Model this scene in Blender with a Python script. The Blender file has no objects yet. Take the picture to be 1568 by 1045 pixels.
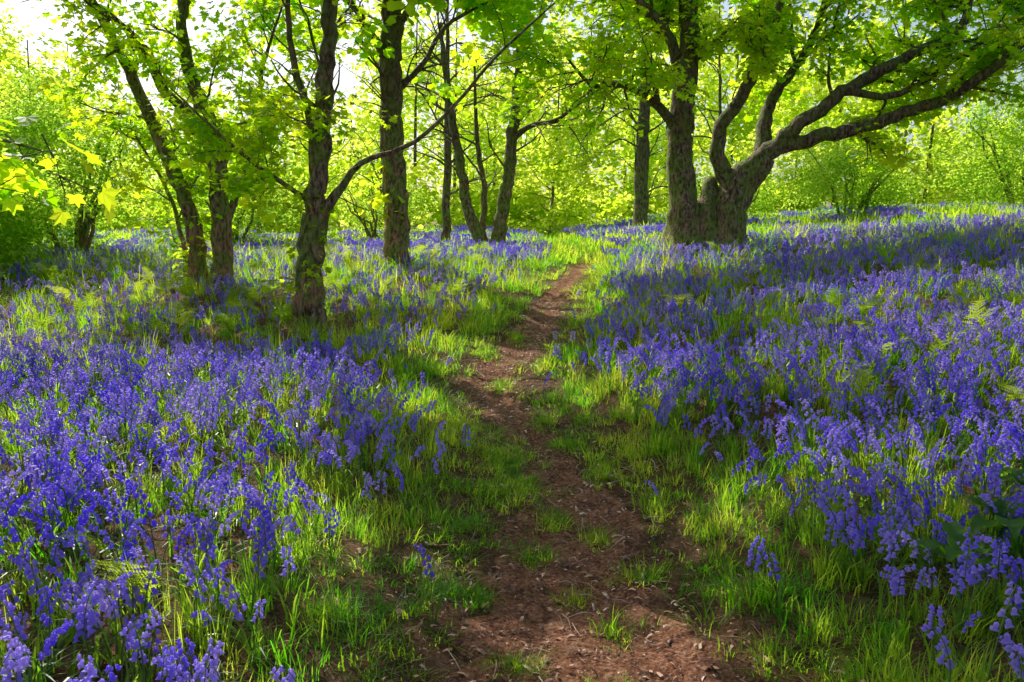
import bpy, math, random
import numpy as np
from mathutils import Vector, Matrix
random.seed(7); rng = np.random.default_rng(11)
scene = bpy.context.scene
D = bpy.data

# ---------------------------------------------------------------- sun dir
SUN_EL = math.radians(44); SUN_AZ = math.radians(-32)   # azimuth from +Y, clockwise
S = np.array([math.sin(SUN_AZ)*math.cos(SUN_EL), math.cos(SUN_AZ)*math.cos(SUN_EL), math.sin(SUN_EL)])

# ---------------------------------------------------------------- terrain
ZY = np.array([-50,0,4,5,6,8,10,12,14,16,20,24,35,60,300.])
ZZ = np.array([0,0,0,.02,.06,.16,.31,.50,.69,.85,1.0,1.10,1.22,1.3,1.3])
PY = np.array([-20,0,2.5,3,3.5,4,5,6,7,8,9,10,12,14,16,20,30,60.])
PX = np.array([.6,.45,.30,.25,.20,.36,.30,.12,-.24,-.20,.02,.27,.6,1.0,1.4,1.6,1.7,1.0])
PW = np.array([.5,.52,.50,.43,.37,.38,.21,.19,.25,.32,.33,.27,.21,.20,.2,.22,.25,.3])
def sm(x,a,b):
    t=np.clip((x-a)/(b-a),0,1); return t*t*(3-2*t)
def smooth_interp(y,X,Y):
    return (np.interp(y-.35,X,Y)+np.interp(y,X,Y)*2+np.interp(y+.35,X,Y))/4
_w=[(rng.normal(size=2),rng.uniform(0,6.28)) for _ in range(14)]
def wob(x,y,f,k=0,n=6):
    s=0
    for i in range(n):
        v,ph=_w[(i+k)%14]; s=s+np.sin((v[0]*x+v[1]*y)*f*(1+.37*i)+ph*(1+k))
    return s/n**.5/1.0
def pdist(x,y):
    return np.abs(x-smooth_interp(y,PY,PX))-smooth_interp(y,PY,PW)
def H(x,y):
    x=np.asarray(x,float); y=np.asarray(y,float)
    z=smooth_interp(y,ZY,ZZ)
    s=x-smooth_interp(y,PY,PX); d=pdist(x,y)
    z=z+ .09*sm(d,-.1,.6) - .04*sm(-d,0,.3)
    r=np.clip(s-.6,0,None); z=z+ 1.2*(1-np.exp(-r*.11))*sm(y,-2,7)
    l=np.clip(-s-.5,0,None); z=z+ .20*(1-np.exp(-l*.5))*(1-sm(y,5,9)) -.06*sm(l,0,2)*sm(y,7,9)*(1-sm(y,11,14))
    z=z+ .035*wob(x,y,1.3,1)*sm(d,0,1) + .012*wob(x,y,5,3) + .12*wob(x,y,.25,5)*sm(np.hypot(x,y),12,30)
    return z

# ---------------------------------------------------------------- node helpers
def newmat(name):
    m=D.materials.new(name); m.use_nodes=True; nt=m.node_tree; nt.nodes.clear(); return m,nt
def N(nt,t,**k):
    n=nt.nodes.new(t)
    for a,b in k.items(): setattr(n,a,b)
    return n
def mixc(nt,f,a,b,bt='MIX'):
    n=N(nt,'ShaderNodeMix',data_type='RGBA',blend_type=bt); L=nt.links
    for s,v in ((0,f),(6,a),(7,b)):
        if isinstance(v,(int,float)): n.inputs[s].default_value=v
        elif isinstance(v,tuple): n.inputs[s].default_value=(*v,1)
        else: L.new(v,n.inputs[s])
    return n.outputs[2]
def ramp(nt,f,stops):
    n=N(nt,'ShaderNodeValToRGB'); e=n.color_ramp.elements
    while len(e)<len(stops): e.new(.5)
    for i,(p,c) in enumerate(stops): e[i].position=p; e[i].color=(*c,1) if isinstance(c,tuple) else (c,c,c,1)
    nt.links.new(f,n.inputs[0]); return n.outputs[0]
def noise(nt,vec,scale,detail=4,rough=.6):
    n=N(nt,'ShaderNodeTexNoise'); n.inputs['Scale'].default_value=scale; n.inputs['Detail'].default_value=detail
    n.inputs['Roughness'].default_value=rough
    if vec is not None: nt.links.new(vec,n.inputs['Vector'])
    return n.outputs['Fac']
def leafmat(name,c1,c2,t1,t2,fac=.5,rough=.45,spec=.35,gloss=True):
    m,nt=newmat(name); L=nt.links
    oi=N(nt,'ShaderNodeAttribute',attribute_name='rnd')
    if gloss:
        p=N(nt,'ShaderNodeBsdfPrincipled'); L.new(mixc(nt,oi.outputs['Fac'],c1,c2),p.inputs['Base Color'])
        p.inputs['Roughness'].default_value=rough; p.inputs['Specular IOR Level'].default_value=spec
    else:
        p=N(nt,'ShaderNodeBsdfDiffuse'); L.new(mixc(nt,oi.outputs['Fac'],c1,c2),p.inputs['Color'])
    t=N(nt,'ShaderNodeBsdfTranslucent'); L.new(mixc(nt,oi.outputs['Fac'],t1,t2),t.inputs['Color'])
    mx=N(nt,'ShaderNodeMixShader'); mx.inputs[0].default_value=fac
    L.new(p.outputs[0],mx.inputs[1]); L.new(t.outputs[0],mx.inputs[2])
    o=N(nt,'ShaderNodeOutputMaterial'); L.new(mx.outputs[0],o.inputs[0]); return m

M_leaf=leafmat('spring_leaf',(.06,.21,.004),(.20,.38,.010),(.50,.95,.004),(.94,.99,.03),.79)
M_leaf_far=leafmat('distant_leaf',(.18,.36,.012),(.34,.48,.04),(.76,.98,.03),(.97,.99,.18),.80,gloss=False)  # paler than the near leaves; far haze and glow put into the colour
M_shrub=leafmat('shrub_leaf',(.07,.18,.015),(.20,.34,.04),(.42,.80,.04),(.82,.97,.12),.68,gloss=False)
M_grass=leafmat('grass_blade',(.02,.11,.004),(.16,.35,.018),(.20,.74,.005),(.95,.99,.08),.65,.4,.4)
M_bleaf=leafmat('bluebell_leaf',(.02,.09,.012),(.09,.22,.02),(.16,.55,.01),(.66,.90,.05),.52,.35,.5)
M_fern=leafmat('fern_frond',(.10,.20,.012),(.20,.28,.02),(.42,.66,.02),(.80,.88,.07),.55,gloss=False)
M_bell=leafmat('bluebell_petal',(.20,.11,.88),(.50,.36,.98),(.29,.16,.98),(.78,.64,.99),.53,.45,.35)
M_stem=leafmat('bluebell_stem',(.08,.15,.04),(.14,.22,.07),(.2,.4,.05),(.3,.5,.08),.3)
M_dock=leafmat('broad_leaf',(.05,.16,.012),(.12,.25,.02),(.28,.6,.02),(.45,.75,.03),.5,.4,.4)

def barkmat():
    m,nt=newmat('bark'); L=nt.links
    tc=N(nt,'ShaderNodeTexCoord'); mp=N(nt,'ShaderNodeMapping'); mp.inputs['Scale'].default_value=(1,1,.4)
    L.new(tc.outputs['Object'],mp.inputs[0])
    n1=noise(nt,mp.outputs[0],20,6,.7); n2=noise(nt,tc.outputs['Object'],1.6,3)
    n3=noise(nt,tc.outputs['Object'],4,5,.7)
    c=ramp(nt,n1,[(.34,(.035,.023,.014)),(.5,(.21,.14,.085)),(.66,(.52,.38,.25))])
    sep=N(nt,'ShaderNodeSeparateXYZ'); L.new(tc.outputs['Object'],sep.inputs[0])
    lo=N(nt,'ShaderNodeMapRange'); L.new(sep.outputs[2],lo.inputs[0]); lo.inputs[1].default_value=2.3; lo.inputs[2].default_value=.7; lo.inputs[3].default_value=.15; lo.inputs[4].default_value=.85
    rm=N(nt,'ShaderNodeMath',operation='MULTIPLY'); L.new(ramp(nt,n2,[(.40,.3),(.58,1.)]),rm.inputs[0]); L.new(lo.outputs[0],rm.inputs[1])
    red=mixc(nt,rm.outputs[0],c,(.56,.26,.13))
    g=mixc(nt,ramp(nt,n3,[(.44,0.),(.54,.8)]),red,(.22,.29,.035))
    dk=mixc(nt,1.0,g,ramp(nt,n1,[(.36,.22),(.54,1.)]),'MULTIPLY')
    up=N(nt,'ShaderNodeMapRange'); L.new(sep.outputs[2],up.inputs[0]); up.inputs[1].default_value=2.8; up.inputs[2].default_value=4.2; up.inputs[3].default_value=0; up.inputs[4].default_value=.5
    dk=mixc(nt,up.outputs[0],dk,(.05,.036,.022))  # limbs darken with height; backlit shade put into the bark colour
    p=N(nt,'ShaderNodeBsdfPrincipled'); L.new(dk,p.inputs['Base Color']); p.inputs['Roughness'].default_value=.85
    bp=N(nt,'ShaderNodeBump'); bp.inputs['Strength'].default_value=1; bp.inputs['Distance'].default_value=.04
    L.new(n1,bp.inputs['Height']); L.new(bp.outputs[0],p.inputs['Normal'])
    o=N(nt,'ShaderNodeOutputMaterial'); L.new(p.outputs[0],o.inputs[0]); return m
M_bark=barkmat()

def soilmat(name,path):
    m,nt=newmat(name); L=nt.links
    geo=N(nt,'ShaderNodeNewGeometry'); P=geo.outputs['Position']
    n1=noise(nt,P,9,8,.75); n2=noise(nt,P,55,5,.7); n3=noise(nt,P,1.4,3)
    c=ramp(nt,n1,[(.33,(.08,.028,.014)),(.5,(.34,.125,.058)),(.66,(.60,.29,.16))])
    c=mixc(nt,ramp(nt,n2,[(.52,0.),(.66,.85)]),c,(.70,.41,.27))
    c=mixc(nt,ramp(nt,n2,[(.36,.85),(.46,0.)]),c,(.03,.015,.009))
    c=mixc(nt,ramp(nt,n3,[(.55,0.),(.72,.3)]),c,(.09,.10,.03))
    if not path:
        c=mixc(nt,.5,c,(.03,.028,.010))
        sep=N(nt,'ShaderNodeSeparateXYZ'); L.new(P,sep.inputs[0])
        far=N(nt,'ShaderNodeMapRange'); L.new(sep.outputs[1],far.inputs[0]); far.inputs[1].default_value=12; far.inputs[2].default_value=28
        c=mixc(nt,far.outputs[0],c,(.12,.24,.02))
    p=N(nt,'ShaderNodeBsdfPrincipled'); L.new(c,p.inputs['Base Color']); p.inputs['Roughness'].default_value=.9
    p.inputs['Specular IOR Level'].default_value=.25
    ad=N(nt,'ShaderNodeMath',operation='ADD'); L.new(n1,ad.inputs[0]); L.new(n2,ad.inputs[1])
    bp=N(nt,'ShaderNodeBump'); bp.inputs['Strength'].default_value=1; bp.inputs['Distance'].default_value=.05
    L.new(ad.outputs[0],bp.inputs['Height']); L.new(bp.outputs[0],p.inputs['Normal'])
    o=N(nt,'ShaderNodeOutputMaterial'); L.new(p.outputs[0],o.inputs[0]); return m
M_soil=soilmat('woodland_soil',False); M_path=soilmat('path_earth',True)
def littermat():
    m,nt=newmat('leaf_litter'); L=nt.links
    oi=N(nt,'ShaderNodeAttribute',attribute_name='rnd')
    c=ramp(nt,oi.outputs['Fac'],[(0,(.05,.022,.014)),(.35,(.26,.11,.06)),(.7,(.52,.28,.17)),(1,(.74,.56,.44))])
    p=N(nt,'ShaderNodeBsdfPrincipled'); L.new(c,p.inputs['Base Color']); p.inputs['Roughness'].default_value=.5
    o=N(nt,'ShaderNodeOutputMaterial'); L.new(p.outputs[0],o.inputs[0]); return m
M_litter=littermat()

# ---------------------------------------------------------------- mesh builder
class MB:
    def __init__(s): s.v=[]; s.f=[]; s.m=[]
    def add(s,vs,fs,mi=0):
        b=len(s.v); s.v.extend([tuple(v) for v in vs]); s.f.extend([tuple(i+b for i in f) for f in fs]); s.m.extend([mi]*len(fs))
    def obj(s,name,mats,smooth=False,link=None):
        me=D.meshes.new(name); me.from_pydata(s.v,[],s.f)
        for m in mats: me.materials.append(m)
        me.polygons.foreach_set('material_index',s.m)
        me.polygons.foreach_set('use_smooth',[smooth]*len(s.f)); me.update()
        o=D.objects.new(name,me)
        if link is not None: link.objects.link(o)
        else: scene.collection.objects.link(o)
        return o

def tube(mb,P,R,sides=6,amp=0.,freq=3.,mi=0):
    P=np.asarray(P,float); R=np.asarray(R,float); n=len(P)
    T=np.gradient(P,axis=0); T/=np.linalg.norm(T,axis=1)[:,None]+1e-9
    a=np.array([1,0,0.]) if abs(T[0][0])<.8 else np.array([0,1.,0])
    u=np.cross(T[0],a); u/=np.linalg.norm(u)
    ang=np.linspace(0,2*math.pi,sides,endpoint=False); vs=[]
    for i in range(n):
        u=u-T[i]*np.dot(u,T[i]); u/=np.linalg.norm(u)+1e-9; w=np.cross(T[i],u)
        rr=np.full(sides,R[i])
        if amp>0:
            rr=rr*(1+amp*(np.sin(ang*3+P[i][2]*freq*.7+1)*.5+np.sin(ang*5-P[i][2]*freq)*.35+np.sin(ang*2+P[i][2]*freq*2.3)*.4+rng.normal(0,.22,sides)))
        vs.append(P[i]+np.cos(ang)[:,None]*u*rr[:,None]+np.sin(ang)[:,None]*w*rr[:,None])
    vs=np.concatenate(vs); fs=[]
    for i in range(n-1):
        for j in range(sides):
            k=(j+1)%sides; fs.append((i*sides+j,i*sides+k,(i+1)*sides+k,(i+1)*sides+j))
    if n*sides>30: fs.append(tuple(range((n-1)*sides,n*sides)))
    mb.add(vs,fs,mi)
def catmull(pts,step=.15):
    pts=np.asarray(pts,float); out=[]
    for i in range(len(pts)-1):
        p0=pts[max(i-1,0)]; p1=pts[i]; p2=pts[i+1]; p3=pts[min(i+2,len(pts)-1)]
        k=max(2,int(np.linalg.norm(p2[:3]-p1[:3])/step))
        for t in np.linspace(0,1,k,endpoint=False):
            out.append(.5*((2*p1)+(-p0+p2)*t+(2*p0-5*p1+4*p2-p3)*t*t+(-p0+3*p1-3*p2+p3)*t**3))
    out.append(pts[-1]); return np.array(out)

# ---------------------------------------------------------------- instancing
def variants(cname,objs):
    c=D.collections.new(cname)
    for o in objs: c.objects.link(o)
    return c
def scatter(name,pts,rot,scl,coll,nvar,parent=None):
    pts=np.asarray(pts,np.float32); n=len(pts)
    me=D.meshes.new(name); me.vertices.add(n); me.vertices.foreach_set('co',pts.ravel())
    a=me.attributes.new('rot','FLOAT_VECTOR','POINT'); a.data.foreach_set('vector',np.asarray(rot,np.float32).ravel())
    sc=np.asarray(scl,np.float32)
    if sc.ndim==1: sc=np.repeat(sc[:,None],3,1)
    a=me.attributes.new('scl','FLOAT_VECTOR','POINT'); a.data.foreach_set('vector',sc.ravel())
    rv=np.clip(rng.random(n)*.85+.08+.16*wob(pts[:,0]+pts[:,2]*.7,pts[:,1],1.7,5),0,1)
    a=me.attributes.new('rnd','FLOAT','POINT'); a.data.foreach_set('value',rv.astype(np.float32))
    a=me.attributes.new('vi','INT','POINT'); a.data.foreach_set('value',rng.integers(0,nvar,n).astype(np.int32))
    me.update()
    o=D.objects.new(name,me); scene.collection.objects.link(o)
    ng=D.node_groups.new('scatter_'+name,'GeometryNodeTree')
    ng.interface.new_socket('Geometry',in_out='INPUT',socket_type='NodeSocketGeometry')
    ng.interface.new_socket('Geometry',in_out='OUTPUT',socket_type='NodeSocketGeometry')
    L=ng.links
    gi=ng.nodes.new('NodeGroupInput'); go=ng.nodes.new('NodeGroupOutput')
    ip=ng.nodes.new('GeometryNodeInstanceOnPoints'); ci=ng.nodes.new('GeometryNodeCollectionInfo')
    ci.inputs['Collection'].default_value=coll; ci.inputs['Separate Children'].default_value=True; ci.inputs['Reset Children'].default_value=True
    def na(nm,dt):
        x=ng.nodes.new('GeometryNodeInputNamedAttribute'); x.data_type=dt; x.inputs['Name'].default_value=nm; return x.outputs['Attribute']
    er=ng.nodes.new('FunctionNodeEulerToRotation'); L.new(na('rot','FLOAT_VECTOR'),er.inputs[0])
    L.new(gi.outputs[0],ip.inputs['Points']); L.new(ci.outputs[0],ip.inputs['Instance']); ip.inputs['Pick Instance'].default_value=True
    L.new(na('vi','INT'),ip.inputs['Instance Index']); L.new(er.outputs[0],ip.inputs['Rotation']); L.new(na('scl','FLOAT_VECTOR'),ip.inputs['Scale'])
    rl=ng.nodes.new('GeometryNodeRealizeInstances'); L.new(ip.outputs[0],rl.inputs[0]); L.new(rl.outputs[0],go.inputs[0])
    md=o.modifiers.new('scatter','NODES'); md.node_group=ng
    if parent: o.parent=parent
    return o
dummy=D.collections.new('unused')

# ---------------------------------------------------------------- templates
def rotm(rx,ry,rz):
    return np.array(Matrix.Rotation(rz,3,'Z')@Matrix.Rotation(ry,3,'Y')@Matrix.Rotation(rx,3,'X'))
def maple_leaf(size):
    pol=[(0,1.),(16,.66),(38,.92),(58,.52),(82,.68),(112,.36)]
    ps=[(math.radians(a),r) for a,r in pol]; out=[(-a,r) for a,r in reversed(ps)][:-1]+ps
    vs=[(0,0.12*size,0)]
    for a,r in out:
        x=math.sin(a)*r*.62*size; y=math.cos(a)*r*.62*size+.12*size
        vs.append((x,y,-.25*(x*x+y*y)/size+ .18*abs(x)))
    n=len(out); fs=[(0,i,i+1) for i in range(1,n)]
    return np.array(vs),fs
def simple_leaf(size,w=.5):
    vs=np.array([(0,0,0),(-w*.5*size,.45*size,.05*size),(0,size,-.10*size),(w*.5*size,.45*size,.05*size)])
    return vs,[(0,3,2),(0,2,1)]
def far_leaf(size):
    vs=np.array([(0,0,0),(.5*size,.25*size,.05*size),(.38*size,.8*size,0),(0,.7*size,-.04*size),(0,1.05*size,-.1*size),(-.38*size,.8*size,0),(-.5*size,.25*size,.05*size)])
    return vs,[(0,1,2,3),(0,3,5,6),(3,2,4,5)]
def cluster(kind,n,rad,size):
    mb=MB()
    for i in range(n):
        if kind=='maple': vs,fs=maple_leaf(size*random.uniform(.6,1.15))
        elif kind=='far': vs,fs=far_leaf(size*random.uniform(.55,1.1))
        else: vs,fs=simple_leaf(size*random.uniform(.6,1.2),random.uniform(.5,.75))
        rz=random.uniform(0,6.28); rr=rad*random.random()**.6
        R=rotm(random.uniform(-1.0,.25),random.uniform(-.6,.6),rz)
        off=np.array([-math.sin(rz)*rr,math.cos(rz)*rr,random.uniform(-.5,.5)*rad])
        mb.add(vs@R.T+off,fs,0)
        if i%4==0 and kind=='maple':
            tube(mb,[(0,0,0),off*.6+np.array([0,0,.02]),off],[.004,.003,.002],3,mi=1)
    return mb
C_maple=variants('maple_leaves',[cluster('maple',13,.25,.165).obj('maple_spray_%d'%i,[M_leaf,M_bark],link=dummy) for i in range(6)])
C_syc=variants('sycamore_leaves',[cluster('far',14,.26,.155).obj('sycamore_spray_%d'%i,[M_leaf],link=dummy) for i in range(5)])
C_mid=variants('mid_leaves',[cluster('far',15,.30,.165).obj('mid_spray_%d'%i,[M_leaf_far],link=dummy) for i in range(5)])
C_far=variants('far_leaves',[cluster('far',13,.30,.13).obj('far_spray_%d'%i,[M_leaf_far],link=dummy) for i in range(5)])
C_shrub=variants('shrub_leaves',[cluster('s',30,.30,.085).obj('shrub_spray_%d'%i,[M_shrub],link=dummy) for i in range(5)])

def blade(mb,base,h,w,az,lean,mi=0,seg=4,droop=1.):
    d=np.array([math.cos(az),math.sin(az),0]); s=np.array([-d[1],d[0],0]); vs=[]
    for i in range(seg+1):
        t=i/seg; c=base+d*(lean*h*t**2)+np.array([0,0,h*(t-.38*droop*lean*t**3)])
        ww=w*(1-t)**.6*.5 if i<seg else 0
        if i<seg: vs+= [c-s*ww,c+s*ww]
        else: vs.append(c)
    fs=[(2*i,2*i+1,2*i+3,2*i+2) for i in range(seg-1)]+[(2*seg-2,2*seg-1,2*seg)]
    mb.add(vs,fs,mi)
def grass_clump(n,rad,h,w,seg=4):
    mb=MB()
    for i in range(n):
        a=random.uniform(0,6.28); r=rad*random.random()**.6
        blade(mb,np.array([r*math.cos(a),r*math.sin(a),-.01]),h*random.uniform(.35,1.2),w*random.uniform(.6,1.2),a+random.uniform(-1.2,1.2),random.uniform(.1,1.1),seg=seg,droop=1.2)
    return mb
C_grass=variants('grass_c',[grass_clump(26,.07,.19,.0055,3).obj('grass_tuft_%d'%i,[M_grass],link=dummy) for i in range(6)])
C_grassfar=variants('grass_f',[grass_clump(26,.30,.24,.030,2).obj('grass_far_%d'%i,[M_grass],link=dummy) for i in range(4)])
def bell(mb,p,ax,L,sides=6):
    ax=ax/np.linalg.norm(ax); a=np.array([1,0,0.]) if abs(ax[0])<.8 else np.array([0,1.,0])
    u=np.cross(ax,a); u/=np.linalg.norm(u); w=np.cross(ax,u)
    prof=[(0,.10),(.2,.30),(.7,.27),(1.0,.62)] if sides>4 else [(0,.12),(.6,.30),(1.,.6)] if sides==4 else [(0,.2),(1.,.55)]
    vs=[]; K=len(prof)
    for i,(t,r) in enumerate(prof):
        for j in range(sides):
            an=6.283*j/sides; rr=r*L; tt=t*L
            if i==K-1 and j%2 and sides>4: rr*=.72; tt-=.12*L
            vs.append(p+ax*tt+u*rr*math.cos(an)+w*rr*math.sin(an))
    fs=[(i*sides+j,i*sides+(j+1)%sides,(i+1)*sides+(j+1)%sides,(i+1)*sides+j) for i in range(K-1) for j in range(sides)]
    mb.add(vs,fs,0)
def bluebell(mb,base,h,sides=6,leaves=4,nb=None,bs=1.):
    az=random.uniform(0,6.28); d=np.array([math.cos(az),math.sin(az),0]); s=np.array([-d[1],d[0],0])
    lean=random.uniform(.02,.14); nod=random.uniform(.03,.08); pts=[]
    for i in range(9):
        t=i/8; z=h*t if t<.8 else h*(.8+(t-.8)*.75-(t-.8)**2*1.6)
        pts.append(base+d*(lean*h*t+nod*max(0,t-.55)**1.5/.3)+np.array([0,0,z]))
    pts=np.array(pts)
    if sides>4: tube(mb,pts,np.linspace(.0032,.0015,9),4,mi=1)
    else: tube(mb,pts[[0,4,8]],[.0036,.003,.002],3,mi=1)
    nb=nb or random.randint(7,12)
    for k in range(nb):
        t=.60+.40*k/(nb-1)*.99; q=t*8; i=min(int(q),7); p=pts[i]+(pts[i+1]-pts[i])*(q-i)
        sd=(1 if k%2 else -1)*random.uniform(.3,1.1); out=d*random.uniform(.1,1)+s*sd; out/=np.linalg.norm(out)
        ped=p+out*random.uniform(.010,.018)+np.array([0,0,.002])
        bell(mb,ped,out*random.uniform(.15,.6)+np.array([0,0,-1]),bs*random.uniform(.019,.026)*(1-.35*(k/nb)),sides)
    for k in range(leaves):
        a=random.uniform(0,6.28); blade(mb,base+np.array([.01*math.cos(a),.01*math.sin(a),-.01]),h*random.uniform(.5,.85),.013*bs,a,random.uniform(.3,1.1),mi=2,seg=5 if sides>4 else 3,droop=1.3)
def bb(n,rad,hs,**k):
    mb=MB()
    for i in range(n):
        a=random.uniform(0,6.28); r=rad*random.random()**.5
        bluebell(mb,np.array([r*math.cos(a),r*math.sin(a),0]),random.uniform(*hs),**k)
    return mb
bm=[M_bell,M_stem,M_bleaf]
C_bell=variants('bb_c',[bb(1,0,(.25,.42),bs=1.18).obj('bluebell_%d'%i,bm,link=dummy) for i in range(9)])
C_bellmid=variants('bb_m',[bb(1,0,(.22,.36),sides=4,leaves=2,nb=8,bs=1.28).obj('bluebell_mid_%d'%i,bm,link=dummy) for i in range(9)])
C_bellfar=variants('bb_f',[bb(12,.34,(.18,.32),sides=3,leaves=0,nb=5,bs=2.1).obj('bluebell_patch_%d'%i,bm,link=dummy) for i in range(5)])
def frond(L):
    mb=MB(); n=16; pts=[]
    for i in range(n+1):
        t=i/n; pts.append(np.array([0,L*(t*.6),L*(.9*t-.42*t**3)]))
    pts=np.array(pts); tube(mb,pts[::2],np.linspace(.004,.001,n//2+1),3,mi=0)
    for i in range(4,n):
        t=i/n; pl=L*.30*(1-t)**.75+.008
        tan=pts[i+1]-pts[i]; tan/=np.linalg.norm(tan)
        for sgn in (-1,1):
            dr=np.array([sgn,0,random.uniform(-.25,.1)])+tan*random.uniform(.3,.6); dr/=np.linalg.norm(dr); side=tan
            m=6
            for j in range(m):
                u=j/m; c=pts[i]+dr*pl*u; w=pl*.14*(1-u)+.004
                for q in (-1,1):
                    e=c+side*q*w+dr*w*.6; f=c+dr*pl/m*.75
                    mb.add([c,f,e],[(0,1,2)],0)
    return mb
def fernplant():
    mb=MB()
    for k in range(random.randint(3,6)):
        f=frond(random.uniform(.35,.6)); R=rotm(random.uniform(-.2,.3),random.uniform(-.15,.15),random.uniform(0,6.28))
        mb.add(np.array(f.v)@R.T,f.f,0)
    return mb
C_fern=variants('fern_c',[fernplant().obj('fern_%d'%i,[M_fern],link=dummy) for i in range(5)])
def flake():
    mb=MB(); s=random.uniform(.006,.022); k=random.uniform(.2,.6); 
    mb.add([(-s,-s*k,0),(0,-s*.6*k,.3*s),(s,-s*k*.4,.1*s),(s*1.1,s*k*.5,0),(0,s*k,.35*s),(-s*.9,s*k,.05*s)],[(0,1,4,5),(1,2,3,4)],0); return mb
def twig():
    mb=MB(); L=random.uniform(.04,.15); tube(mb,[(-L/2,0,.004),(-.1*L,random.uniform(-.01,.01),.01),(L/2,random.uniform(-.02,.02),.004)],[.0025,.002,.001],4); return mb
C_litter=variants('litter_c',[ (flake() if i<9 else twig()).obj('litter_%d'%i,[M_litter],link=dummy) for i in range(10)])
def dock():
    mb=MB()
    for k in range(7):
        a=6.28*k/7+random.uniform(-.3,.3); L=random.uniform(.14,.22); W=L*.46; vs=[];n=8
        for i in range(n+1):
            t=i/n; w=W*.5*math.sin(math.pi*min(1,t*.93+.05))**.7
            z=.10+L*(.85*t-.75*t*t)+.012*math.sin(i*2.)
            for q in (-1,-.5,0,.5,1): vs.append((q*w*(1+.06*math.sin(i*3+q)),L*t+.03,z+abs(q)*w*.35))
        fs=[(i*5+j,i*5+j+1,i*5+j+6,i*5+j+5) for i in range(n) for j in range(4)]
        R=rotm(random.uniform(0,.5),0,a); mb.add(np.array(vs)@R.T,fs,0)
        e=np.array([0,.03,.10])@R.T; tube(mb,[(0,0,-.03),e*.6,e],[.005,.004,.003],4)
    return mb

# ---------------------------------------------------------------- ground
xs=np.unique(np.round(np.concatenate([[-400,-250,-150,-100,-70],np.arange(-50,-9,1.),np.arange(-9,-2.5,.14),np.arange(-2.5,3.2,.06),np.arange(3.2,9,.14),np.arange(9,50,1.),[70,100,150,250,400]]),4))
ys=np.unique(np.round(np.concatenate([[-100,-50,-20,-10,-5],np.arange(-3,2,.25),np.arange(2,10,.07),np.arange(10,22,.14),np.arange(22,60,1.),[75,100,150,250,500]]),4))
X,Y=np.meshgrid(xs,ys); Z=H(X,Y); Z=Z-.02*sm(-pdist(X,Y),0,.08)
nx,ny=len(xs),len(ys); mb=MB(); mb.v=list(map(tuple,np.stack([X.ravel(),Y.ravel(),Z.ravel()],1)))
mb.f=[(j*nx+i,j*nx+i+1,(j+1)*nx+i+1,(j+1)*nx+i) for j in range(ny-1) for i in range(nx-1)]; mb.m=[0]*len(mb.f)
mb.obj('ground',[M_soil],True)
py_=np.arange(-2,24,.04); m=23; mb=MB(); vs=[]
for y in py_:
    c=smooth_interp(y,PY,PX); w=smooth_interp(y,PY,PW)
    l=c-w*(1.08+.16*math.sin(y*5.1)+.12*math.sin(y*13)+.07*math.sin(y*31)); r=c+w*(1.08+.16*math.sin(y*4.3+2)+.12*math.sin(y*11+1)+.07*math.sin(y*27))
    for x in np.linspace(l,r,m): vs.append((x,y,0))
vs=np.array(vs); vs[:,2]=H(vs[:,0],vs[:,1])+.010+.006*wob(vs[:,0],vs[:,1],9,2)+.005*wob(vs[:,0],vs[:,1],28,4)
e=np.tile(np.abs(np.linspace(-1,1,m)),len(py_)); vs[:,2]-=.035*sm(e,.8,1)
mb.add(vs,[(j*m+i,j*m+i+1,(j+1)*m+i+1,(j+1)*m+i) for j in range(len(py_)-1) for i in range(m-1)],0)
mb.obj('dirt_path',[M_path],True)

# ---------------------------------------------------------------- ground plants
def rand_pts(y0,y1,dens,wf=.72,wp=1.):
    n=int(dens*(wf*(y1*y1-y0*y0)+2*wp*(y1-y0)))
    a=wf*y0+wp; b=wf*y1+wp; u=rng.random(n)
    w=np.sqrt(a*a+u*(b*b-a*a)); y=(w-wp)/wf; x=(rng.random(n)*2-1)*w
    return x,y
def put(x,y,smin,smax,tilt=.12,zs=None,dz=0):
    n=len(x); z=H(x,y)+dz; rot=np.stack([rng.normal(0,tilt,n),rng.normal(0,tilt,n),rng.uniform(0,6.28,n)],1)
    s=rng.uniform(smin,smax,n)
    if zs is not None: s3=np.stack([s,s,s*zs],1)
    else: s3=s
    return (np.stack([x,y,z],1),rot,s3)
def emit(name,parts,coll,nv):
    P=np.concatenate([p[0] for p in parts]); R=np.concatenate([p[1] for p in parts]); Sx=np.concatenate([p[2] if p[2].ndim==2 else np.repeat(p[2][:,None],3,1) for p in parts])
    return scatter(name,P,R,Sx,coll,nv)
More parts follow.
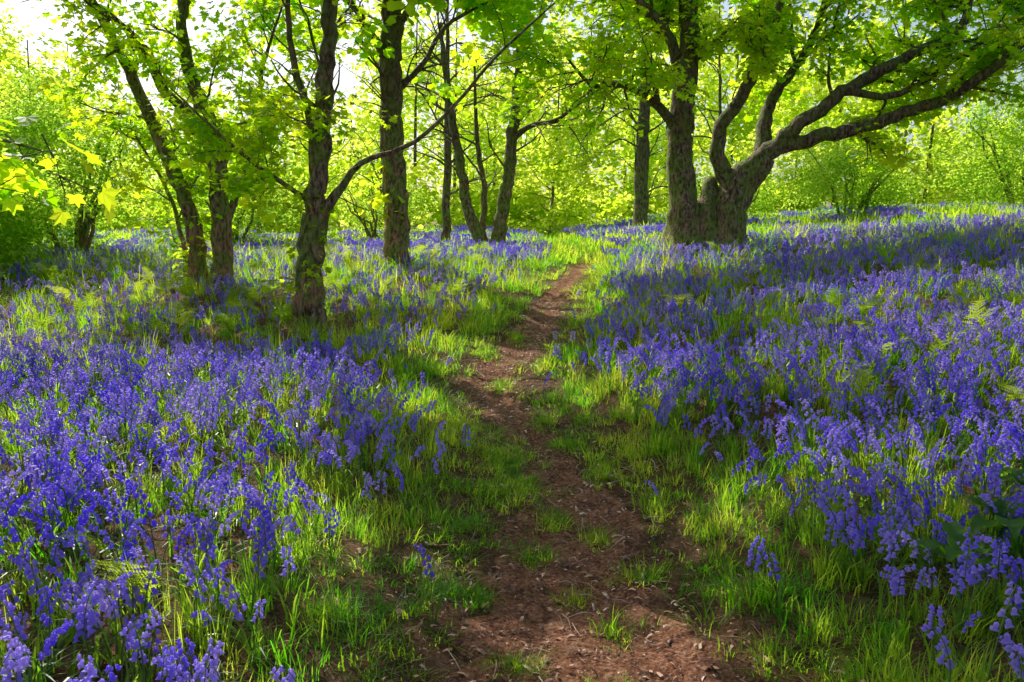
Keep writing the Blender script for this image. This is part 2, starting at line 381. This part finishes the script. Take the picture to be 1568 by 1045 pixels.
# grass
TUFT=[(.02,4.7,.22,.35),(-.05,5.2,.2,.3),(-.12,7.4,.12,.3),(.25,6.2,.10,.25),(-.22,3.3,.12,.16),(.42,3.0,.08,.10),(.10,3.75,.10,.14),(-.3,8.9,.16,.5),(.60,4.9,.12,.2),(.05,9.6,.1,.3),(.38,5.6,.1,.2),(.35,2.6,.10,.08),(.6,3.5,.1,.12),(.22,4.25,.08,.15),(.45,3.95,.07,.1),(0.,2.75,.09,.09),(.28,3.35,.06,.08)]
parts=[]
for y0,y1,dn,sc in ((1.2,7.,150,1.),(7.,12,60,1.4),(12,17,30,1.9)):
    x,y=rand_pts(y0,y1,dn); d=pdist(x,y); patch=wob(x,y,2.2,4)
    pr=sm(d,-.06,.20)*(.28+.72*sm(d,1.1,.4))*(.40+.60*sm(wob(x,y,5.,6),-.9,.3))
    tf=np.zeros(len(x))
    for cx,cy,rx,ry in TUFT: tf=np.maximum(tf,1-np.hypot((x-cx)/rx,(y-cy)/ry))
    pr=np.where(d<0,np.maximum(pr,.18*sm(patch,.35,.9)*sm(y,3.,5)),pr)
    pr=np.where(d<.15,pr*(.6+.4*sm(y,2.3,4.)),pr); pr=np.maximum(pr,sm(tf,0,.4)*.8)
    k=rng.random(len(x))<pr; x,y,d=x[k],y[k],d[k]
    zs=.38+.72*sm(d,.0,1.0)+.25*wob(x,y,3,2); parts.append(put(x,y,.75*sc,1.25*sc,.15,np.clip(zs,.28,1.5)))
x=[];y=[]
for cx,cy,rx,ry in TUFT:
    k=int(200*rx*ry*math.pi)+5; x.append(rng.normal(cx,rx*.5,k)); y.append(rng.normal(cy,ry*.5,k))
x=np.concatenate(x); y=np.concatenate(y); parts.append(put(x,y,.5,.9,.2,rng.uniform(.3,.7,len(x))))
emit('grass',parts,C_grass,6)
x,y=rand_pts(16,46,5.5); d=pdist(x,y); k=d>-.1; x,y=x[k],y[k]
emit('meadow_grass',[put(x,y,.8,1.5,.1)],C_grassfar,4)
# bluebells
def bellprob(x,y):
    d=pdist(x,y); s=x-smooth_interp(y,PY,PX); patch=wob(x,y,1.5,7)
    pr=sm(d,.38,.92)*(.60+.40*sm(patch,-.8,.6))*(.62+.38*sm(wob(x,y,5.5,2),-.6,.5))
    pr=pr*np.where((s<0)&(y>8.8)&(y<15),.55,1)
    pr=pr*np.where(np.hypot(x+2.6,(y-9.2)*.8)<.9,.15,1)
    return pr+.012*(d>.1)
x,y=rand_pts(1.2,7,132); k=rng.random(len(x))<bellprob(x,y); x,y=x[k],y[k]
emit('bluebell_flowers',[put(x,y,.72,1.12,.10)],C_bell,9)
x,y=rand_pts(7,17,80); k=rng.random(len(x))<bellprob(x,y); x,y=x[k],y[k]
emit('bluebell_flowers',[put(x,y,.70,1.02,.10)],C_bellmid,9)
x,y=rand_pts(16,42,2.9); d=pdist(x,y); k=(rng.random(len(x))<(.35+.65*sm(wob(x,y,.5,3),-.6,.5))*np.where(x>5,.6,1))&(d>.5); x,y=x[k],y[k]
emit('bluebell_carpet',[put(x,y,.8,1.15,.06)],C_bellfar,5)
# ferns
x,y=rand_pts(2.5,18,2.); d=pdist(x,y); s=x-smooth_interp(y,PY,PX)
pr=np.where((s<0)&(y>8),1.,.05)*sm(d,.8,1.5)+ np.where((s>2.6)&(y>3.2)&(y<9),.8,0); k=rng.random(len(x))<pr; x,y=x[k],y[k]
emit('fern',[put(x,y,.6,1.05,.2,dz=.07)],C_fern,5)
# litter
xx,yy=rand_pts(1.5,12,700,.25,1.0); d=pdist(xx,yy); k=rng.random(len(xx))<(1-sm(d,-.05,.6))*.9+.06; xx,yy=xx[k],yy[k]
emit('leaf_litter',[put(xx,yy,.5,1.3,.35,dz=.016)],C_litter,10)
for (px,py) in ((2.05,3.2),(1.75,2.95),(2.4,3.5)):
    o=dock().obj('dock_plant',[M_dock],True); o.location=(px,py,float(H(px,py))+.06); o.rotation_euler[2]=random.uniform(0,6)

# ---------------------------------------------------------------- trees
LIT=[(1.45,6.7,1.2,.9),(1.2,4.4,.7,.6),(-1.7,6.6,1.6,.7),(-.6,8.7,.8,.8),(-.6,18,6.,4.),(3,18.5,5,4),(0.,8.1,.6,.6),(-2.6,5.3,1.3,.7),(3.7,6.3,1.6,1.),(4,13.4,2.4,1.4),(-1.8,3.7,1.,.5),(3,4.2,1.,.7),(.4,3.1,.5,.35),(6,9,2.,1.),(0,24,12,3.5),(1.0,11,.8,1.),(-.5,11.8,.8,1.),(.4,14.5,1.2,1.2),(-6.5,12.,1.6,.6),(2.6,9.2,1.0,.5),(-4.2,7.6,1.2,.5)]
def light_filter(P,keep=.0,gz=.5,nf=True):
    P=np.asarray(P); t=(P[:,2]-gz)/S[2]; gx=P[:,0]-S[0]*t; gy=P[:,1]-S[1]*t
    m=np.ones(len(P),bool)
    for cx,cy,rx,ry in LIT:
        ins=((gx-cx)/(rx+.22))**2+((gy-cy)/(ry+.22))**2<1; m&=~(ins&(rng.random(len(P))>=keep))
    if nf: m&=~((wob(gx,gy,1.3,9)>.9)&(gy<16)&(P[:,2]>5.2)&(rng.random(len(P))>.1))
    return m
def nrm(v): return v/(np.linalg.norm(v)+1e-9)
class Tree:
    def __init__(s): s.mb=MB(); s.lv=[]; s.fix=[]
    def limb(s,pts,sides=10,amp=.06,step=.14,jit=.02):
        C=catmull(pts,step); n=len(C); C[1:-1,:3]+=rng.normal(0,jit,(n-2,3))*np.minimum(1,C[1:-1,3:4]*8)
        tube(s.mb,C[:,:3],C[:,3],sides,amp); return C
    def grow(s,p,d,L,r,lvl,mx,up=.05,nch=(4,6),leaf=.24):
        n=int(min(14,max(4,L/.14))); P=[p]; q=p.copy(); dd=nrm(d)
        for i in range(n):
            dd=nrm(dd+rng.normal(0,.16,3)+np.array([0,0,up-.04*lvl*(i/n)])); q=q+dd*L/n; P.append(q)
        P=np.array(P); R=np.linspace(r,r*.3,n+1); tube(s.mb,P,R,[8,6,5,4,3][min(lvl,4)],.04 if lvl<2 else 0)
        if lvl<mx:
            for _ in range(rng.integers(nch[0],nch[1]+1)):
                t=rng.uniform(.25,1); i=min(int(t*n),n-1); td=nrm(P[i+1]-P[i]); a=rng.normal(size=3); a[2]*=.6; a=nrm(a-td*np.dot(a,td))
                an=rng.uniform(.5,1.15); s.grow(P[i],td*math.cos(an)+a*math.sin(an),L*rng.uniform(.4,.65),R[i]*.6,lvl+1,mx,up,nch,leaf)
        if lvl>=mx-1:
            k=max(1,int(L/leaf))
            for t in np.linspace(.25,1,k+1): s.lv.append(P[int(t*n)]+rng.normal(0,.07,3))
    def sprout(s,C,t0,t1,k,Lr,mx=2,up=.05,nch=(3,5),leaf=.24,bias=None,r=None,amin=.6):
        n=len(C)
        for t in np.linspace(t0,t1,k)+rng.uniform(-.03,.03,k):
            i=int(np.clip(t*(n-1),0,n-2)); td=nrm(C[i+1,:3]-C[i,:3]); a=rng.normal(size=3)
            if bias is not None: a=a+np.array(bias)
            a=nrm(a-td*np.dot(a,td)); an=rng.uniform(amin,1.25)
            s.grow(C[i,:3],td*math.cos(an)+a*math.sin(an),rng.uniform(*Lr),min(C[i,3]*.5,r or 9),1,mx+0,up,nch,leaf)
    def build(s,name,coll,nv,scale=(.8,1.25),filt=True,zmin=0,keep=1.):
        e=D.objects.new(name,None); scene.collection.objects.link(e)
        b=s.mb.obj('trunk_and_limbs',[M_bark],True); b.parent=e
        P=np.array(s.lv); 
        if filt: P=P[light_filter(P)]
        P=P[(P[:,2]>H(P[:,0],P[:,1])+zmin)&(rng.random(len(P))<keep)]
        if s.fix: P=np.concatenate([P,np.array(s.fix)])
        hi=P[:,2]>2.1+.3*P[:,1]
        for nm,Q,cc,nn,ml in (('crown',P[~hi],coll,nv,1.),('upper_shade_crown',P[hi],C_syc,5,1.35)):  # leaves above the frame, with those of boughs added to shade the ground
            n=len(Q)
            if n==0: continue
            rot=np.stack([rng.normal(0,.3,n),rng.normal(0,.3,n),rng.uniform(0,6.28,n)],1)
            scatter(nm,Q,rot,rng.uniform(*scale,n)*ml,cc,nn,e)
        return e
def hz(x,y,dz=-.15): return float(H(x,y))+dz
# --- big maple, right (depth 16)
T=Tree(); y=16
a=T.limb([(3.50,y,hz(3.5,y),.68),(3.48,y,1.25,.45),(3.42,y,1.9,.31),(3.28,y,2.9,.25),(3.34,y-.1,4.17,.22),(3.4,y-.1,5.3,.18),(3.34,y,6.2,.15),(3.5,y,9.0,.06)],20,.12)
b=T.limb([(4.22,y+.1,hz(4.2,y),.72),(4.22,y+.1,1.25,.52),(4.30,y,1.9,.38),(4.5,y,2.5,.33),(4.9,y-.1,3.0,.24)],20,.12)
T.limb([(3.85,y+.1,hz(3.8,y),.7),(3.85,y+.1,1.2,.52),(3.9,y+.1,1.8,.33),(3.95,y+.2,2.6,.12)],18,.12)
r1=T.limb([(4.7,y,2.75,.24),(5.0,y-.1,3.12,.18),(5.58,y-.3,3.28,.14),(6.6,y-.6,3.50,.12),(7.88,y-1.2,3.98,.10),(8.8,y-1.6,4.75,.085),(9.6,y-1.8,5.7,.07),(10.5,y-1.9,6.8,.03)])
r2=T.limb([(4.8,y-.05,2.9,.20),(5.3,y-.3,3.40,.14),(6.3,y-.6,4.20,.12),(7.3,y-.9,4.75,.10),(8.1,y-1.,5.2,.08),(8.3,y-.9,6.1,.06),(8.7,y-.5,7.6,.03)])
r2b=T.limb([(6.3,y-.6,4.15,.08),(6.9,y-1.,4.0,.06),(7.5,y-1.2,4.3,.05),(8.3,y-1.5,4.9,.035),(9.2,y-1.6,5.4,.02)])
r3=T.limb([(4.35,y,2.3,.2),(4.0,y-.1,3.3,.14),(4.43,y-.2,4.17,.12),(4.88,y-.2,5.07,.10),(5.13,y-.1,6.1,.08),(5.5,y,8.3,.04)])
r4=T.limb([(4.9,y,3.0,.18),(5.1,y+.3,4.0,.12),(5.55,y+.4,4.7,.09),(5.97,y+.4,5.4,.07),(6.4,y+.4,7.2,.03)])
l1=T.limb([(3.25,y,3.5,.12),(2.64,y-.3,4.05,.08),(2.0,y-.5,4.3,.06),(1.48,y-.7,4.24,.045),(1.0,y-.9,4.7,.02)],8)
l2=T.limb([(3.32,y,4.2,.14),(2.95,y-.2,5.3,.09),(2.25,y-.4,5.9,.06),(1.3,y-.6,6.5,.03)],8)
for c,k,t0 in ((r1,16,.25),(r2,15,.3),(r2b,7,.2)): T.sprout(c,t0,1,k,(.9,1.9),2,.03,(4,6),.25,r=.04,amin=.8,bias=(0,1.3,.5))
for c,k,t0 in ((r3,12,.35),(r4,12,.3),(l1,13,.15),(l2,13,.25),(a,13,.45)): T.sprout(c,t0,1,k,(.9,1.9),2,.02,(4,6),.25,r=.04,amin=.7)
for c,k in ((r1,3),(l1,4)): T.sprout(c,.55,.95,k,(1.,1.6),2,-.10,(4,5),.26,r=.03,bias=(0,0,-1.2))
T.sprout(a,.12,.5,10,(.3,.7),1,-.02,leaf=.2,r=.012); T.sprout(b,.35,.95,6,(.3,.6),1,-.02,leaf=.2,r=.012,bias=(0,-1,0))
T.sprout(a,.80,1,12,(2.5,4.2),2,.0,(7,9),.32,r=.06,bias=(-.5,-.9,0))  # unseen boughs above the frame, added to shade the right foreground
T.build('maple_tree',C_maple,6)
# --- small near left tree (depth 10)
T=Tree(); y=10
a=T.limb([(-2.56,y,hz(-2.53,y),.25),(-2.54,y,.55,.19),(-2.53,y,1.2,.165),(-2.43,y,1.75,.15),(-2.39,y,2.3,.115),(-2.34,y,2.8,.11),(-2.27,y,3.37,.10),(-2.15,y,4.4,.08),(-2.0,y,6.4,.03)],18,.13,.09)
b=T.limb([(-2.46,y,1.6,.10),(-2.28,y-.05,1.86,.07),(-1.95,y-.1,2.28,.042),(-1.72,y-.15,2.45,.034),(-1.3,y-.2,2.57,.028),(-.75,y-.3,2.97,.022),(-.19,y-.3,3.6,.018),(.5,y-.3,4.2,.010)],8,.06)
c=T.limb([(-2.42,y,2.3,.06),(-2.5,y+.05,3.0,.05),(-2.66,y+.1,3.6,.042),(-2.7,y+.1,4.4,.03),(-2.5,y+.1,5.4,.012)],8)
d=T.limb([(-2.44,y,1.9,.035),(-2.9,y-.3,2.25,.028),(-3.3,y-.5,2.6,.02),(-3.9,y-.6,3.2,.01)],6)
T.sprout(a,.40,1,17,(.7,1.4),2,.02,(3,5),.2,r=.022,bias=(-.4,0,0)); T.sprout(b,.15,1,12,(.35,.8),1,.03,leaf=.2,r=.010); T.sprout(c,.1,1,13,(.5,1.1),2,.02,(3,5),.2,r=.013,bias=(-.6,0,0)); T.sprout(d,.2,1,11,(.5,1.0),2,-.02,(3,5),.2,r=.01)
T.sprout(a,.10,.40,10,(.25,.7),1,-.03,leaf=.2,r=.008)
T.sprout(a,.84,1,13,(1.8,3.2),2,.0,(7,9),.3,r=.03,bias=(0,-.4,0))  # high boughs out of view, put in to shade the near ground
T.build('young_maple_tree',C_maple,6,(.6,1.0))
# --- straight trunk (depth 15)
T=Tree(); y=15
a=T.limb([(-2.13,y,hz(-2.15,y),.34),(-2.15,y,1.1,.25),(-2.17,y,2.2,.225),(-2.2,y,3.4,.21),(-2.18,y,4.85,.19),(-2.15,y,5.9,.17),(-2.05,y,9.2,.06)],20,.08)
b=T.limb([(-2.2,y,4.5,.09),(-2.6,y-.2,5.2,.07),(-3.1,y-.3,5.9,.05),(-3.9,y-.3,6.9,.02)],8)
c=T.limb([(-2.15,y,4.1,.07),(-1.7,y+.1,4.5,.05),(-1.2,y,5.2,.04),(-.5,y,5.6,.02)],7)
d=T.limb([(-2.15,y,5.0,.08),(-1.6,y-.3,5.8,.06),(-.9,y-.5,6.6,.03)],7)
T.sprout(a,.34,1,18,(.9,1.9),2,.0,(4,5),.27,r=.035)
for q in (b,c,d): T.sprout(q,.2,1,11,(.6,1.5),2,-.02,(4,5),.26,r=.02)
T.sprout(a,.08,.4,8,(.3,.6),1,-.02,leaf=.24,r=.01)
T.sprout(a,.74,1,12,(2.2,3.8),2,.0,(7,9),.32,r=.05)  # extra top growth out of view, added for the shade it casts
T.build('sycamore_tree',C_syc,5,(.8,1.2))
# --- twin stemmed tree, left (depth 13)
T=Tree(); y=13
a=T.limb([(-5.08,y,hz(-5.1,y),.22),(-5.1,y,1.0,.15),(-5.19,y,1.8,.125),(-5.5,y,2.75,.11),(-5.76,y,3.38,.10),(-6.2,y,4.5,.08),(-6.6,y,5.3,.06),(-7.2,y,7.2,.03)],16,.10)
b=T.limb([(-4.68,y-.1,hz(-4.7,y),.26),(-4.68,y-.1,1.0,.17),(-4.67,y-.1,2.1,.15),(-4.72,y-.1,3.1,.135),(-5.0,y-.1,3.9,.10),(-5.12,y-.1,4.7,.08),(-5.0,y,5.4,.07),(-4.7,y,7.5,.03)],16,.12)
c=T.limb([(-4.75,y-.1,3.0,.11),(-5.1,y-.2,3.45,.08),(-5.4,y-.3,3.75,.07),(-5.6,y-.3,4.3,.06),(-6.2,y-.4,4.9,.04),(-7.3,y-.5,5.6,.02)],9)
d=T.limb([(-4.65,y,1.6,.08),(-4.45,y+.2,2.3,.055),(-4.2,y+.3,3.0,.04),(-4.0,y+.3,4.2,.03),(-3.5,y+.2,5.4,.012)],8)
e=T.limb([(-5.3,y+.4,hz(-5.3,y),.05),(-5.5,y+.4,1.4,.04),(-5.65,y+.3,2.2,.03),(-6.1,y+.1,3.2,.015)],6)
for q,k in ((a,13),(b,13),(c,10),(d,12),(e,9)): T.sprout(q,.22,1,k,(.7,1.5),2,.0,(3,5),.24,r=.025)
T.sprout(b,.12,.4,7,(.3,.6),1,-.02,leaf=.22,r=.01)
T.sprout(b,.86,1,7,(1.8,2.8),2,.0,(6,8),.32,r=.04,bias=(.3,-.4,0))  # unseen top boughs added to throw shade on the ground
T.build('twin_stemmed_maple_tree',C_maple,6,(.65,1.1),keep=.88)
# --- background twin (depth 22)
T=Tree(); y=22
a=T.limb([(-.75,y,hz(-.7,y),.26),(-.95,y,1.6,.18),(-1.2,y,2.1,.15),(-1.45,y,3.7,.12),(-1.65,y,4.7,.10),(-1.9,y,7,.05)],12,.08)
b=T.limb([(-.42,y,hz(-.4,y),.3),(-.35,y,1.5,.20),(-.16,y,2.7,.17),(0.02,y,4.2,.15),(.15,y,5.6,.11),(.3,y,8,.05)],12,.08)
c=T.limb([(0.0,y,4.0,.10),(.5,y,4.35,.07),(1.2,y-.2,4.5,.05),(2.2,y-.4,5.2,.03)],8)
d=T.limb([(-.85,y+.1,1.4,.10),(-.75,y+.2,2.6,.08),(-.95,y+.2,4.0,.06),(-1.0,y,6,.03)],8)
for q,k in ((a,14),(b,16),(c,12),(d,9)): T.sprout(q,.26,1,k,(1.0,2.1),2,.0,(3,5),.3,r=.03)
T.build('forked_maple_tree',C_mid,5,(.8,1.2))
def gtree(name,x,y,h,r,lean=0,t0=.3,k=12,Lr=(1.2,2.4),coll=C_mid,nv=5,keep=.9,mx=2,sc=(.9,1.4)):
    T=Tree(); z=hz(x,y); a=T.limb([(x,y,z,r*1.5),(x,y,z+.5,r*1.05),(x+lean*.4,y,z+h*.35,r*.85),(x+lean*.8,y,z+h*.7,r*.5),(x+lean,y,z+h,r*.2)],12,.08,.25)
    T.sprout(a,t0,1,k,Lr,mx,.0,(3,5),.32,r=.04); T.build(name,coll,nv,sc,keep=keep)
gtree('slender_tree',-1.95,24,8,.13,.1,.25,16)
gtree('beech_tree',4.45,28,9,.26,.1,.12,20,(1.5,3))
gtree('beech_tree',-8.2,26,7.5,.08,.4,.06,18,(1.5,3))
gtree('beech_tree',7.6,29,8,.08,-.4,.05,22,(1.5,3))
gtree('beech_tree',1.6,34,8,.06,.4,.04,24,(1.5,3.2))
gtree('beech_tree',-4.9,30,7.5,.06,.2,.04,22,(1.5,3.2))
# off-frame trees whose boughs reach in
T=Tree(); x,y=-5.2,4.6; z=hz(x,y)
a=T.limb([(x,y,z,.3),(x,y,z+.5,.2),(x+.1,y,z+2,.17),(x,y,z+4,.12),(x-.2,y,z+6.5,.04)],12,.08)
b=T.limb([(x,y,1.8,.07),(-4.2,4.4,2.15,.045),(-3.3,4.15,2.15,.028),(-2.7,4.0,2.08,.012),(-2.3,3.98,1.98,.006)],7)
T.sprout(a,.4,1,8,(.8,1.6),2,.03,(3,4),.3,r=.03)
for px,py,pz in ((-2.62,4.0,2.02),(-2.4,4.0,1.95),(-2.22,3.98,1.86),(-2.48,3.9,1.80),(-2.7,4.1,1.88),(-2.85,4.0,2.05)):
    T.fix.append((px,py,pz)); tube(T.mb,[(px-.08,4.0,2.06),(px-.02,4.,pz+.06),(px,py,pz)],[.005,.004,.002],4)
T.build('chestnut_tree',C_maple,6,(.85,1.1),keep=.8)
gtree('oak_tree',-9.5,11,8,.25,.3,.3,10,(1.4,2.4),C_syc,5,.8)
gtree('oak_tree',10.8,11.5,7,.25,-.2,.45,8,(1.2,2.2),C_syc,5,.8)

# --- shrubs & distant woodland
def lumpy(cx,cy,cz,rx,ry,rz,n,lumps=7):
    out=[]
    for _ in range(lumps):
        u=nrm(rng.normal(size=3)); c=np.array([cx,cy,cz])+u*np.array([rx,ry,rz])*.6; rr=np.array([rx,ry,rz])*rng.uniform(.35,.6)
        m=n//lumps; v=rng.normal(size=(m,3)); v/=np.linalg.norm(v,axis=1)[:,None]; out.append(c+v*rr*(rng.random((m,1))**.4))
    return np.concatenate(out)
def shrub(name,x,y,rx,ry,h,n,coll,nv,sc):
    z=hz(x,y,-.1); e=D.objects.new(name,None); scene.collection.objects.link(e); mb=MB()
    for k in range(8):
        a=rng.uniform(0,6.28); q=np.array([math.cos(a)*rx*.6,math.sin(a)*ry*.5,h*.75]); b0=np.array([x,y,z])+q*[.12,.12,0]
        P=np.array([b0+q*[t,t,t**.8] +rng.normal(0,.06,3)*(t>0) for t in np.linspace(0,1,8)]); tube(mb,P,np.linspace(.045,.010,8),6)
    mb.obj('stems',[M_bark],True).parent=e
    P=lumpy(x,y,z+h*.46,rx,ry,h*.55,n,13); P=P[P[:,2]>H(P[:,0],P[:,1])+.1]; P=P[light_filter(P,.6,nf=False)]
    n=len(P); rot=np.stack([rng.normal(0,.5,n),rng.normal(0,.5,n),rng.uniform(0,6.28,n)],1)
    scatter('foliage',P,rot,rng.uniform(*sc,n),coll,nv,e)
for x,y,rx,ry,h,n in ((-9.3,17,2.4,1.1,4.2,700),(-13.5,19,3,1.3,5.0,900),(-7,20,2,.9,3.2,380),(-17.5,21,3,1.2,5.4,620),(-4.2,25,1.8,.8,2.4,240),(-9.4,14.2,1.7,1.3,2.7,800),(-12.5,15.2,2.2,1.3,4.0,900),(-8,22.5,2.4,.8,4,380)):
    shrub('hawthorn_bush',x,y,rx,ry,h,n,C_shrub,5,(.8,1.3))
for x,y,rx,ry,h,n in ((10.,24,2.6,.9,2.9,480),(14.5,23,2.8,1.,3.8,620),(18.5,22,2.6,1.,4.4,500),(7,26,1.8,.8,2.2,300)):
    shrub('elder_bush',x,y,rx,ry,h,n,C_shrub,5,(.8,1.3))
P=[];mb=MB()
for i in range(42):
    y=rng.uniform(38,60); x=-.72*y+1.44*y*((i*.618)%1); h=rng.uniform(11,16)
    if -.50*y<x<-.2*y: h=rng.uniform(6,8)
    if x>.45*y: h=rng.uniform(6,9)
    z=hz(x,y); rx=rng.uniform(2.6,4.2)
    tube(mb,[(x,y,z),(x+.1,y,z+h*.4),(x+.3,y,z+h*.9)],[.10,.08,.03],7,.05)
    P.append(lumpy(x,y,z+h*.50,rx,rx*.35,h*.5,int(16*h),13))
for i in range(85):
    x=-50+i*1.2+rng.uniform(-.8,.8); y=rng.uniform(35,48); P.append(lumpy(x,y,hz(x,y)+1.1,1.8,.6,rng.uniform(1.4,2.8),75,5))
P=np.concatenate(P); P=P[P[:,2]>H(P[:,0],P[:,1])]; n=len(P)
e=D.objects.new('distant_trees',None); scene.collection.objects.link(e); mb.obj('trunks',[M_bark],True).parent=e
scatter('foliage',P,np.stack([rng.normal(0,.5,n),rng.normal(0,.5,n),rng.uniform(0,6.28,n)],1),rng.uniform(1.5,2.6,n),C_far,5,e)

# ---------------------------------------------------------------- light
w=D.worlds.new('World'); scene.world=w; w.use_nodes=True; nt=w.node_tree
bg=nt.nodes['Background']; sky=nt.nodes.new('ShaderNodeTexSky'); sky.sky_type='NISHITA'; sky.sun_disc=False
sky.sun_elevation=SUN_EL; sky.sun_rotation=SUN_AZ%(2*math.pi); sky.dust_density=3.; sky.air_density=1.
nt.links.new(sky.outputs[0],bg.inputs[0]); bg.inputs[1].default_value=.15
sl=D.lights.new('sun','SUN'); sl.energy=5; sl.angle=math.radians(.5); sl.color=(1,.97,.88)
so=D.objects.new('sun',sl); scene.collection.objects.link(so); so.rotation_euler=Vector(-S).to_track_quat('-Z','Y').to_euler()
cd=D.cameras.new('camera'); cam=D.objects.new('camera',cd); scene.collection.objects.link(cam)
cd.lens=28; cd.sensor_width=36; cd.clip_end=1500; cd.clip_start=.05
cam.location=(0,0,1.6); cam.rotation_euler=(math.radians(82),0,0); scene.camera=cam
scene.view_settings.view_transform='Standard'; scene.view_settings.look='None'; scene.view_settings.exposure=0
